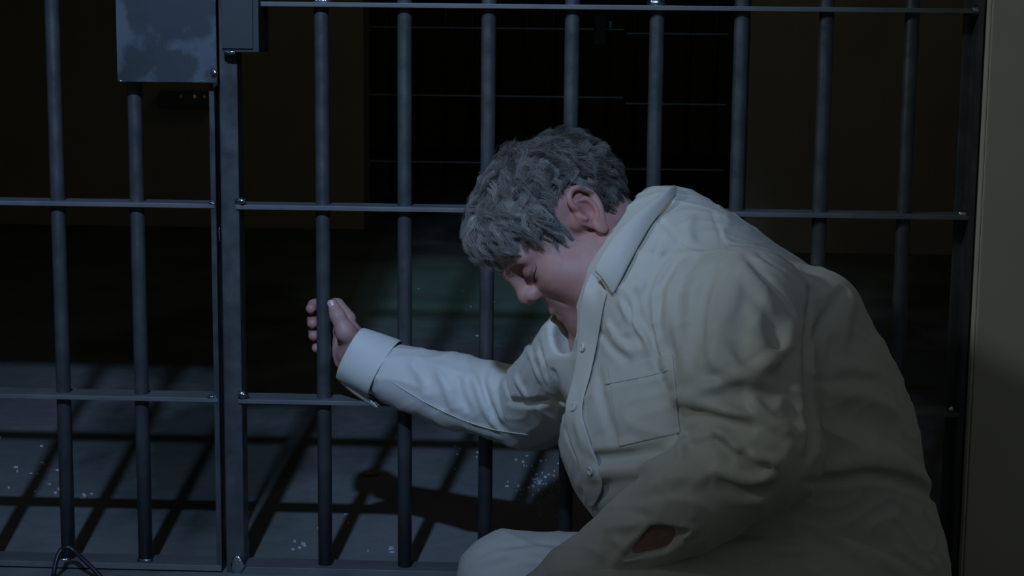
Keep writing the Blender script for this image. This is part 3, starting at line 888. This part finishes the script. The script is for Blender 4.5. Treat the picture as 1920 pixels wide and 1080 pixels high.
# left hand: rests on the lap
LW = WR_L
LH = [LW + FWD_L * 0.05 + DOWN * 0.004, LW + FWD_L * 0.10 + DOWN * 0.012]
across = norm(np.cross(FWD_L, DOWN)) ; across = across if across @ NEAR > 0 else -across
Bd.cap(LW, LH[1] + across * 0.022, 0.024, 0.014, 0.012); Bd.cap(LW, LH[1] - across * 0.022, 0.024, 0.013, 0.012); Bd.cap(LW, LH[1], 0.024, 0.014, 0.012)
for j, (o, l) in enumerate([(-0.031, 0.9), (-0.010, 1.0), (0.011, 0.95), (0.031, 0.75)]):
    b0 = LH[1] + across * o
    Bd.chain([b0, b0 + FWD_L * 0.042 * l + DOWN * 0.004, b0 + FWD_L * 0.066 * l + DOWN * 0.018, b0 + FWD_L * 0.078 * l + DOWN * 0.036], [0.0105, 0.0098, 0.009, 0.008], 0.004)
b0 = LW + FWD_L * 0.03 - across * 0.024
Bd.chain([b0, b0 + FWD_L * 0.03 - across * 0.022, b0 + FWD_L * 0.062 - across * 0.030 + DOWN * 0.01], [0.016, 0.0125, 0.009], 0.008)

print('body')
V, Q = surface_net(Bd, (-0.55, 1.98, -0.01), (0.92, 3.02, 0.95), 0.0021)
V, Q = biggest(V, Q); V = lap(V, Q, 1, 0.35)
me = mesh_np('person', V, Q)
loc = np.stack([(V - HO) @ HF, (V - HO) @ HL, (V - HO) @ HUp], 1) / HS
def bump3(c, r): return np.exp(-(((loc - np.array(c)) / np.array(r)) ** 2).sum(1))
red = 0.18 * np.ones(len(V))
for s in (1, -1):
    red += 0.55 * bump3((-0.012, 0.082 * s, 0.005), (0.03, 0.014, 0.045)) + 0.25 * bump3((0.068, 0.045 * s, -0.025), (0.03, 0.03, 0.03)) + 0.35 * bump3((0.09, 0.03 * s, 0.012), (0.016, 0.02, 0.012))
red += 0.35 * bump3((0.13, 0, -0.015), (0.02, 0.02, 0.02)) + 0.55 * bump3((0.112, 0, -0.055), (0.014, 0.022, 0.011))
tips = np.concatenate([np.array(p[-2:]) for p, r in FING])
dt = np.min(np.linalg.norm(V[:, None].astype(np.float32) - tips[None].astype(np.float32), axis=2), axis=1)
red += 0.4 * np.exp(-(dt / 0.016) ** 2)
me.attributes.new('redness', 'FLOAT', 'POINT').data.foreach_set('value', np.clip(red, 0, 1).astype(np.float32))
person = link_mesh('person', me, M['skin'])
tag(person, 'grey haired person in cream shirt sitting slumped, head bowed, one hand gripping a bar', 'person')

# thumbnail
tn = norm(TH[3] - TH[2]); out = norm(NEAR * 0.9 - RIGHT * 0.35 - DOWN * 0.1); out = norm(out - tn * (out @ tn)); sd = np.cross(tn, out)
g = []
for a in np.linspace(-1, 1, 9):
    for b in np.linspace(-1, 1, 9):
        bb = b * math.sqrt(max(0.0, 1 - max(0, abs(a)) ** 4)) if a > 0 else b
        ang = bb * 0.85
        g.append(TH[3] + tn * (0.000 + a * 0.0065) + sd * math.sin(ang) * 0.0086 + out * (math.cos(ang) * 0.0096 - 0.0003 * a * a))
q = [(i * 9 + j, i * 9 + j + 1, (i + 1) * 9 + j + 1, (i + 1) * 9 + j) for i in range(8) for j in range(8)]
o = link_mesh('thumbnail', mesh_np('thumbnail', g, q), M['nail'], person)
md = o.modifiers.new('solid', 'SOLIDIFY'); md.thickness = 0.0006; md.offset = 0

# eyelashes and eyebrows
for s, nm in ((1, 'near'), (-1, 'far')):
    c = curve([hd(0.0985, 0.0240 * s, 0.001), hd(0.1000, 0.031 * s, 0.0002), hd(0.0895, 0.0475 * s, 0.0062), hd(0.0800, 0.0550 * s, 0.0125)], 8)
    for _ in range(3):
        c = c - Bd.normal(c, 0.001, True) * Bd.value(c[None].astype(np.float32), np.zeros((1, 3)), 1e3)[0][:, None]
    MB().tube(c, [0.0002 + 0.0008 * math.sin(math.pi * k / (len(c) - 1)) for k in range(len(c))], 8).build('eyelashes', M['lash'], person)
    mb = MB()
    for _ in range(70):
        t = random.random(); l = (0.010 + 0.042 * t)
        b0 = hd(0.1085 - 0.020 * t * t + random.gauss(0, 0.0008), l * s, 0.031 + 0.006 * math.sin(3 * t) + random.gauss(0, 0.0022))
        d = norm(HL * s * 0.9 + HUp * random.uniform(0.0, 0.5) - HF * (0.15 + 0.5 * t))
        mb.tube([b0, b0 + d * 0.005 + HF * 0.0012, b0 + d * 0.010], [0.00022, 0.0002, 0.0001], 3, False)
    mb.build('eyebrow', M['brow'], person)

# ---- shirt
print('shirt')
shirt, SV, SQ = build_field('shirt', S, (-0.42, 1.95, 0.02), (0.98, 3.02, 0.92), 0.0030, M['shirt'], person, 2)

# ---- trousers
T = Field(); T.crease = (0.003, 38.0)
T.ell(P(1485, 1062, 2.49), (0.219, 0.184, 0.234), rot_img(0), 0.05)
T.cap(HIP_L, KN_L, 0.118, 0.080, 0.05)
T.cap(HIP_R, KN_R, 0.110, 0.076, 0.05)
T.cap(KN_R, AN_L, 0.066, 0.052, 0.02); T.cap(KN_L, AN_R, 0.07, 0.052, 0.02)
for pts, a, w in [([(880, 1060), (930, 1042), (1000, 1030), (1075, 1035)], 3, 7), ([(900, 1075), (960, 1055), (1060, 1050)], -3, 7), ([(930, 1028), (1000, 1018), (1060, 1022)], -2, 6),
                  ([(1300, 1030), (1400, 1022), (1500, 1035)], 5, 14), ([(1380, 1046), (1450, 1050), (1520, 1048)], -4, 7), ([(1552, 973), (1642, 1010), (1706, 1046), (1740, 1075)], -5, 8),
                  ([(1560, 955), (1660, 985), (1740, 1030)], 4, 10), ([(1640, 950), (1710, 980), (1760, 1020)], -4, 8), ([(1600, 1020), (1660, 1050), (1700, 1078)], 4, 9), ([(1520, 985), (1590, 1020), (1640, 1060)], 4, 12),
                  ([(1506, 931), (1578, 914), (1640, 905)], -3, 5), ([(1700, 1010), (1740, 1040), (1765, 1075)], 4, 7)]:
    T.fold(px_curve(T, pts, 4), a * 0.0017, w * 0.001, 0.3)
wp = P(1640, 925, 2.3); wn = norm(DOWN * -1.0 + RIGHT * 0.12)
big = 1.0
T.ell(wp + wn * 5.002, (5.0, 5.0, 5.0), None, 0.004, -1)
T.ops[-1] = (T.ops[-1][0], T.ops[-1][1], 50.0, 0.004, -1)
trousers, TV, TQ = build_field('trousers', T, (-0.20, 1.95, -0.005), (0.98, 2.98, 0.45), 0.0035, M['trousers'], person, 2)


# ------------------------------------------------------------------ shirt details
def sheet(name, grid, m, parent, thick=0.0025, sub=1, offset=0.0):
    """grid (a,b,3) -> cloth sheet with thickness"""
    g = np.asarray(grid, float); a, b = g.shape[:2]
    q = [(i * b + j, i * b + j + 1, (i + 1) * b + j + 1, (i + 1) * b + j) for i in range(a - 1) for j in range(b - 1)]
    o = link_mesh(name, mesh_np(name, g.reshape(-1, 3), q), m, parent)
    md = o.modifiers.new('solid', 'SOLIDIFY'); md.thickness = thick; md.offset = offset
    if sub: md = o.modifiers.new('sub', 'SUBSURF'); md.levels = sub; md.render_levels = sub
    return o


def resample(pts, n):
    c = curve(pts, 10); s = np.r_[0, np.cumsum(np.linalg.norm(np.diff(c, axis=0), axis=1))]
    t = np.linspace(0, s[-1], n)
    return np.stack([np.interp(t, s, c[:, i]) for i in range(3)], 1)


# collar: near leaf, round the back of the neck, far leaf
bpx = [(1153, 558), (1166, 532), (1182, 500), (1200, 466), (1222, 428), (1244, 400), (1262, 376)]
bq, _ = S.trace([q[0] for q in bpx], [q[1] for q in bpx]); bn = S.normal(bq)
bot = [q + n * 0.0045 for q, n in zip(bq, bn)] + [P(1274, 366, 2.62), P(1255, 392, 2.69), P(1200, 460, 2.735), P(1110, 545, 2.735), P(1050, 610, 2.71)]
top = [P(1113, 508, bot[0][1] + 0.010), P(1132, 470, bot[1][1] + 0.018), P(1156, 438, bot[2][1] + 0.022), P(1184, 408, bot[3][1] + 0.024), P(1214, 382, bot[4][1] + 0.024), P(1240, 364, bot[5][1] + 0.022), P(1260, 350, bot[6][1] + 0.02), P(1258, 352, 2.63), P(1235, 368, 2.67), P(1180, 420, 2.70), P(1120, 500, 2.70), P(1085, 560, 2.67)]
print([round(float(q[1]), 3) for q in bot])
A_ = resample(top, 34); B_ = resample(bot, 34)
gr = []
for t in np.linspace(0, 1, 8):
    bul = math.sin(math.pi * t) * 0.006
    gr.append(A_ * (1 - t) + B_ * t + (NEAR * 0.6 - DOWN * 0.6)[None] * bul)
sheet('collar', gr, M['shirt'], shirt, 0.003)
# collar stand and the open front edge under the chin
ra = [(1142, 548), (1134, 575), (1128, 610), (1122, 645), (1110, 700), (1094, 765), (1104, 815), (1124, 868), (1132, 900), (1128, 925), (1116, 948)]
la = [(1118, 512), (1095, 543), (1087, 590), (1083, 640), (1076, 700), (1060, 765), (1070, 812), (1089, 862), (1096, 900), (1100, 925), (1100, 946)]
q, _ = S.trace([p[0] for p in ra], [p[1] for p in ra]); n = S.normal(q)
lq = []
for k, (p, qq) in enumerate(zip(la, q)):
    t, ok = S.trace([p[0]], [p[1]])
    lift = 0.008 if k < 4 else 0.0045
    if ok[0] and t[0][1] < qq[1] + 0.045: lq.append(t[0] + S.normal(t)[0] * lift)
    else: lq.append(P(p[0], p[1], qq[1] + 0.022))
rq = q + n * 0.002
A_ = resample(lq, 40); B_ = resample(list(rq), 40)
gr = []
for t in np.linspace(0, 1, 9):
    m = A_ * (1 - t) + B_ * t
    if 0 < t < 1:
        d = S.value(m[None].astype(np.float32), np.zeros((1, 3)), 1e3, True)[0]
        m = m + S.normal(m) * np.clip(0.0035 - d, 0, 0.05)[:, None]
    gr.append(m)
sheet('placket', gr, M['shirt'], shirt, 0.0025)
PLK = gr


def patch(name, c00, c10, c11, c01, nu, nv, off, m, parent, thick=0.002, warp=None):
    uu, vv = np.meshgrid(np.linspace(0, 1, nu), np.linspace(0, 1, nv), indexing='ij')
    pc = [np.array(c, float) for c in (c00, c10, c11, c01)]
    pp = (1 - uu)[..., None] * (1 - vv)[..., None] * pc[0] + uu[..., None] * (1 - vv)[..., None] * pc[1] + uu[..., None] * vv[..., None] * pc[2] + (1 - uu)[..., None] * vv[..., None] * pc[3]
    q, ok = S.trace(pp[..., 0].ravel(), pp[..., 1].ravel(), fold=True)
    n = S.normal(q)
    return sheet(name, (q + n * off).reshape(nu, nv, 3), m, parent, thick, 1, 0.0)


pk = patch('chest_pocket', (1139, 688), (1262, 664), (1276, 812), (1160, 838), 24, 26, 0.0008, M['shirt'], shirt, 0.0018)
def stitch(pts, F, name, parent, m, r=0.0007, off=0.0001):
    q = px_curve(F, pts, 6); n = F.normal(q)
    qq, _ = F.trace(*[np.array(v) for v in zip(*[((x - 0), y) for x, y in [(0, 0)]])]) if False else (q, None)
    c = curve([np.array([x, y, 0.0]) for x, y in pts], 6)
    q, _ = F.trace(c[:, 0], c[:, 1], fold=True)
    return MB().tube(q + n * off, r, 6).build(name, m, parent)


stitch([(1136, 721), (1180, 713), (1222, 704), (1258, 694)], S, 'pocket_hem', shirt, M['shirt'], 0.0007, 0.0022)
stitch([(737, 717), (790, 750), (857, 783), (923, 805), (990, 815)], S, 'sleeve_seam', shirt, M['shirt'])
stitch([(1230, 410), (1253, 427), (1281, 461)], S, 'shoulder_seam', shirt, M['shirt'])
stitch([(1333, 390), (1347, 427), (1357, 463)], S, 'yoke_seam', shirt, M['shirt'])
G_ = np.array(PLK)
pg = G_ - EYE; dz = pg @ CF
gx, gy = 960 + FPX * (pg @ CR) / dz, 540 - FPX * (pg @ CU) / dz
bq = []
for bx, by in ((1096, 648), (1074, 765), (1112, 876)):
    bq.append(G_[np.unravel_index(((gx - bx) ** 2 + (gy - by) ** 2).argmin(), gx.shape)])
bq = np.array(bq); bn = S.normal(bq)
for p, n in zip(bq, bn):
    b2 = bmesh.new()
    t1 = norm(np.cross(n, (0.1, 0.2, 1))); t2 = np.cross(n, t1)
    prof = [(0.0, 0.0012), (0.0030, 0.0012), (0.0042, 0.0024), (0.0056, 0.0022), (0.0060, 0.0008), (0.0056, -0.0012)]
    rings = []
    for r, h in prof[1:]:
        rings.append([b2.verts.new(p + n * (h + 0.0018) + (t1 * math.cos(a) + t2 * math.sin(a)) * r) for a in [2 * math.pi * k / 20 for k in range(20)]])
    for A, B in zip(rings, rings[1:]):
        for k in range(20): b2.faces.new((A[k], A[(k + 1) % 20], B[(k + 1) % 20], B[k]))
    b2.faces.new(rings[0])
    bmesh.ops.recalc_face_normals(b2, faces=list(b2.faces))
    me = bpy.data.meshes.new('button'); b2.to_mesh(me); b2.free()
    link_mesh('button', me, M['button'], shirt)

# far cuff: an open band round the wrist with its loose tail hanging below
ca, cb = P(660, 660, 2.938), P(722, 695, 2.925)
cd = norm(cb - ca); cu = norm(-DOWN - cd * (-DOWN @ cd)); cv = np.cross(cd, cu)
cv = cv if cv @ NEAR > 0 else -cv
gr = []
for t in np.linspace(-0.03, 1.0, 9):
    ring = []
    for a in np.linspace(-2.45, 3.55, 40):      # 0 = top, positive turns towards the camera
        r = 0.0415 + 0.0085 * t + 0.0025 * math.sin(3 * a + 2 * t)
        if a > 2.6: r += (a - 2.6) * 0.014 * (1 - max(t, 0)) ** 0.7
        if a < -2.0: r += (-2.0 - a) * 0.01 * (1 - max(t, 0))
        ring.append(ca + (cb - ca) * t + (cu * math.cos(a) * 1.06 + cv * math.sin(a) * 0.92) * r)
    gr.append(ring)
sheet('cuff', gr, M['shirt'], shirt, 0.003)
tl = [[P(640, 712, 2.925), P(668, 729, 2.918), P(694, 748, 2.915), P(709, 764, 2.915)], [P(636, 716, 2.935), P(660, 738, 2.93), P(688, 757, 2.927), P(708, 768, 2.925)], [P(662, 716, 2.94), P(680, 728, 2.94), P(700, 742, 2.94), P(716, 756, 2.94)]]
gr = [resample(r, 10) for r in tl]
sheet('cuff_tail', [gr[0], gr[0] * 0.4 + gr[1] * 0.6, gr[1], gr[1] * 0.5 + gr[2] * 0.5, gr[2]], M['shirt'], shirt, 0.003)

# ------------------------------------------------------------------ hair
print('hair')
SK = Field()
SK.ell(hd(-0.002, 0, 0.048), np.array((0.096, 0.074, 0.084)) * HS, HAX, 0.02)
SK.ell(hd(-0.03, 0, 0.03), np.array((0.070, 0.068, 0.068)) * HS, HAX, 0.03)
SK.ell(hd(0.055, 0, 0.055), np.array((0.048, 0.060, 0.050)) * HS, HAX, 0.03)
SK.ell(hd(0.048, 0, -0.02), np.array((0.052, 0.060, 0.060)) * HS, HAX, 0.03)
HC = np.array((0.005, 0.0, 0.035))


def to_l(p): q = np.asarray(p) - HO; return np.stack([q @ HF, q @ HL, q @ HUp], -1) / HS


def to_w(l): return HO + (l[..., :1] * HF + l[..., 1:2] * HL + l[..., 2:3] * HUp) * HS


def scalp(w):
    """w (n,3) local unit directions from HC -> local scalp points"""
    t = np.full(len(w), 0.05)
    for _ in range(14):
        d = SK.value(to_w(HC + w * t[:, None])[None].astype(np.float32), np.zeros((1, 3)), 1e3)[0] / HS
        t = t - d * 0.9
    return HC + w * t[:, None]


def hairline(f, l):
    f = np.asarray(f)
    return np.interp(f, [-0.12, -0.06, -0.045, -0.032, -0.028, 0.012, 0.018, 0.036, 0.050, 0.068, 0.088, 0.12], [-0.056, -0.056, -0.050, -0.040, 0.040, 0.050, 0.014, 0.020, 0.044, 0.062, 0.076, 0.078])


def thick(l):
    """hair thickness by place (local)"""
    f = l[:, 0]; u = l[:, 2]
    h = np.interp(f, [-0.10, -0.05, 0.0, 0.05, 0.09], [0.022, 0.023, 0.023, 0.024, 0.028])
    h = h * np.interp(u, [-0.06, -0.02, 0.03, 0.08], [0.25, 0.5, 0.75, 1.0])
    edge = np.clip((u - hairline(f, l[:, 1])) / 0.03, 0.15, 1)
    return h * edge


WHORL = np.array((-0.055, 0.0, 0.122))
NCL = 620
w = rng.normal(size=(9000, 3)); w /= np.linalg.norm(w, axis=1)[:, None]
pr = scalp(w); ok = pr[:, 2] > hairline(pr[:, 0], pr[:, 1]) + 0.002
pr = pr[ok][:NCL]; NCL = len(pr)
c_phase = rng.uniform(0, 6.28, NCL); c_amp = rng.uniform(0.6, 1.25, NCL); c_wl = rng.uniform(0.018, 0.030, NCL)
c_turn = rng.normal(0, 0.45, NCL); c_len = rng.uniform(0.75, 1.2, NCL); c_h = rng.uniform(0.75, 1.2, NCL)
c_tone = np.clip(0.43 + 0.27 * np.clip(pr[:, 0] / 0.09, -1, 1) - 0.16 * np.clip((pr[:, 2] - 0.07) / 0.05, 0, 1) + rng.normal(0, 0.16, NCL), 0.03, 0.95)
NS = 27000
w = rng.normal(size=(NS * 3, 3)); w /= np.linalg.norm(w, axis=1)[:, None]
rt = scalp(w); ok = rt[:, 2] > hairline(rt[:, 0], rt[:, 1]) + rng.normal(0, 0.003, len(rt))
rt = rt[ok][:NS]; NS = len(rt)
cl = np.concatenate([np.linalg.norm(rt[i:i + 2000, None] - pr[None], axis=2).argmin(1) for i in range(0, NS, 2000)])
SEG = 11
base = rt.copy(); strands = np.zeros((NS, SEG + 1, 3))
ln = np.interp(rt[:, 0], [-0.10, -0.04, 0.03, 0.09], [0.022, 0.036, 0.046, 0.050]) * c_len[cl] * rng.uniform(0.8, 1.1, NS)
ln *= np.interp(rt[:, 2], [-0.06, -0.01, 0.04, 0.09], [0.35, 0.5, 0.8, 1.0])
ln *= 1 - 0.6 * np.exp(-((rt[:, 0] + 0.008) / 0.022) ** 2 - ((rt[:, 2] - 0.05) / 0.025) ** 2)
hmax = thick(rt) * c_h[cl]
for k in range(SEG + 1):
    t = k / SEG
    d0 = base - HC; nrm = d0 / np.linalg.norm(d0, axis=1)[:, None]
    flow = base - WHORL; flow = flow + np.array((0.02, 0, -0.035))[None] * np.clip(np.abs(base[:, 1:2]) / 0.06, 0, 1)
    flow -= nrm * (flow * nrm).sum(1)[:, None]; flow /= np.linalg.norm(flow, axis=1)[:, None] + 1e-6
    bi = np.cross(nrm, flow)
    ang = c_turn[cl] + 0.25 * np.sin(base[:, 0] * 70 + base[:, 1] * 50)
    fl = flow * np.cos(ang)[:, None] + bi * np.sin(ang)[:, None]
    ph = c_phase[cl] + 2 * math.pi * t * ln / c_wl[cl]
    amp = 0.0042 * c_amp[cl] * min(1, t * 2.5) * np.clip(hmax / 0.012, 0.25, 1.2)
    hgt = hmax * (math.sin(min(1, t * 1.35) * math.pi * 0.5) - 0.35 * max(0, t - 0.55) ** 1.2) * (0.35 + 0.65 * (np.arange(NS) * 0.61803 % 1.0))
    strands[:, k] = base + nrm * (hgt + 0.5 * amp * np.cos(ph))[:, None] + bi * (amp * np.sin(ph))[:, None]
    base = base + fl * (ln / SEG)[:, None]
    if k % 2 == 0:
        dd = base - HC; dd /= np.linalg.norm(dd, axis=1)[:, None]
        sp = scalp(dd); out = base[:, 2] < 0.03
        base = sp
# pull strands together within their clump
lead = np.zeros((NCL, SEG + 1, 3)); cnt = np.bincount(cl, minlength=NCL)
for k in range(SEG + 1):
    for a in range(3): lead[:, k, a] = np.bincount(cl, strands[:, k, a], NCL) / np.maximum(cnt, 1)
tt = np.linspace(0, 1, SEG + 1)
pull = 0.62 * np.clip(tt * 1.2, 0, 1) ** 1.3
strands = strands * (1 - pull[None, :, None]) + (lead[cl] * 0.9 + strands * 0.1) * pull[None, :, None] + rng.normal(0, 0.00035, (NS, 1, 3)) * tt[None, :, None]
stray = rng.random(NS) < 0.035
strands[stray] += (rng.normal(0, 0.006, (stray.sum(), 1, 3))) * (tt ** 2)[None, :, None]
ear = (((strands - np.array((-0.010, 0, 0.006))) * [1, 0, 1] + [0, 1, 0] * (np.abs(strands[..., 1:2]) - 0.080)) / np.array((0.025, 0.022, 0.038)))
keep = ((ear ** 2).sum(-1) > 1).all(1)
strands = strands[keep]; cl = cl[keep]; NS = len(strands)
W = to_w(strands)
tan = np.gradient(W, axis=1); tan /= np.linalg.norm(tan, axis=2)[..., None] + 1e-9
s1 = np.cross(tan, NEAR[None, None] + 0.1); s1 /= np.linalg.norm(s1, axis=2)[..., None] + 1e-9
s2 = np.cross(tan, s1)
rad = 0.00019 * (1 - 0.75 * tt ** 2)
ringv = np.stack([W + (s1 * math.cos(a) + s2 * math.sin(a)) * rad[None, :, None] for a in (0, 2.094, 4.189)], 2)   # NS,SEG+1,3,3
HV = ringv.reshape(-1, 3)
ii = (np.arange(NS)[:, None, None] * (SEG + 1) + np.arange(SEG)[None, :, None]) * 3
j = np.arange(3)[None, None]
HQ = np.stack([ii + j, ii + (j + 1) % 3, ii + 3 + (j + 1) % 3, ii + 3 + j], -1).reshape(-1, 4)
tone = np.clip(c_tone[cl] + rng.normal(0, 0.09, NS), 0, 1)
htone = np.repeat(tone, (SEG + 1) * 3)
# felted under-layer
na, nb_ = 120, 220
th_ = np.linspace(0.001, 2.5, na); ph_ = np.linspace(0, 2 * math.pi, nb_, endpoint=False)
TH_, PH_ = np.meshgrid(th_, ph_, indexing='ij')
ax = norm(WHORL - HC); e1 = norm(np.cross(ax, (0, 1, 0))); e2 = np.cross(ax, e1)
ud = (np.cos(TH_)[..., None] * ax + np.sin(TH_)[..., None] * (np.cos(PH_)[..., None] * e1 + np.sin(PH_)[..., None] * e2)).reshape(-1, 3)
us = scalp(ud); inside = us[:, 2] > hairline(us[:, 0], us[:, 1]) + 0.002
uh = thick(us) * 0.34 * (1 + 0.25 * np.sin(us[:, 0] * 260 + 5 * np.sin(us[:, 1] * 90)) * np.sin(us[:, 1] * 240 + us[:, 2] * 200)) + 0.0006
uv = to_w(us + ud * uh[:, None])
idx = np.arange(na * nb_).reshape(na, nb_)
uq = np.stack([idx[:-1], np.roll(idx, -1, 1)[:-1], np.roll(idx, -1, 1)[1:], idx[1:]], -1).reshape(-1, 4)
uq = uq[inside[uq].all(1)]
HQ = np.concatenate([HQ, uq + len(HV)]); HV = np.concatenate([HV, uv]); htone = np.concatenate([htone, np.full(len(uv), 0.16)])
me = mesh_np('hair', HV, HQ)
if len(me.vertices) == len(htone):
    me.attributes.new('tone', 'FLOAT', 'POINT').data.foreach_set('value', htone.astype(np.float32))
hair = link_mesh('hair', me, M['hair'], person)
print('done')
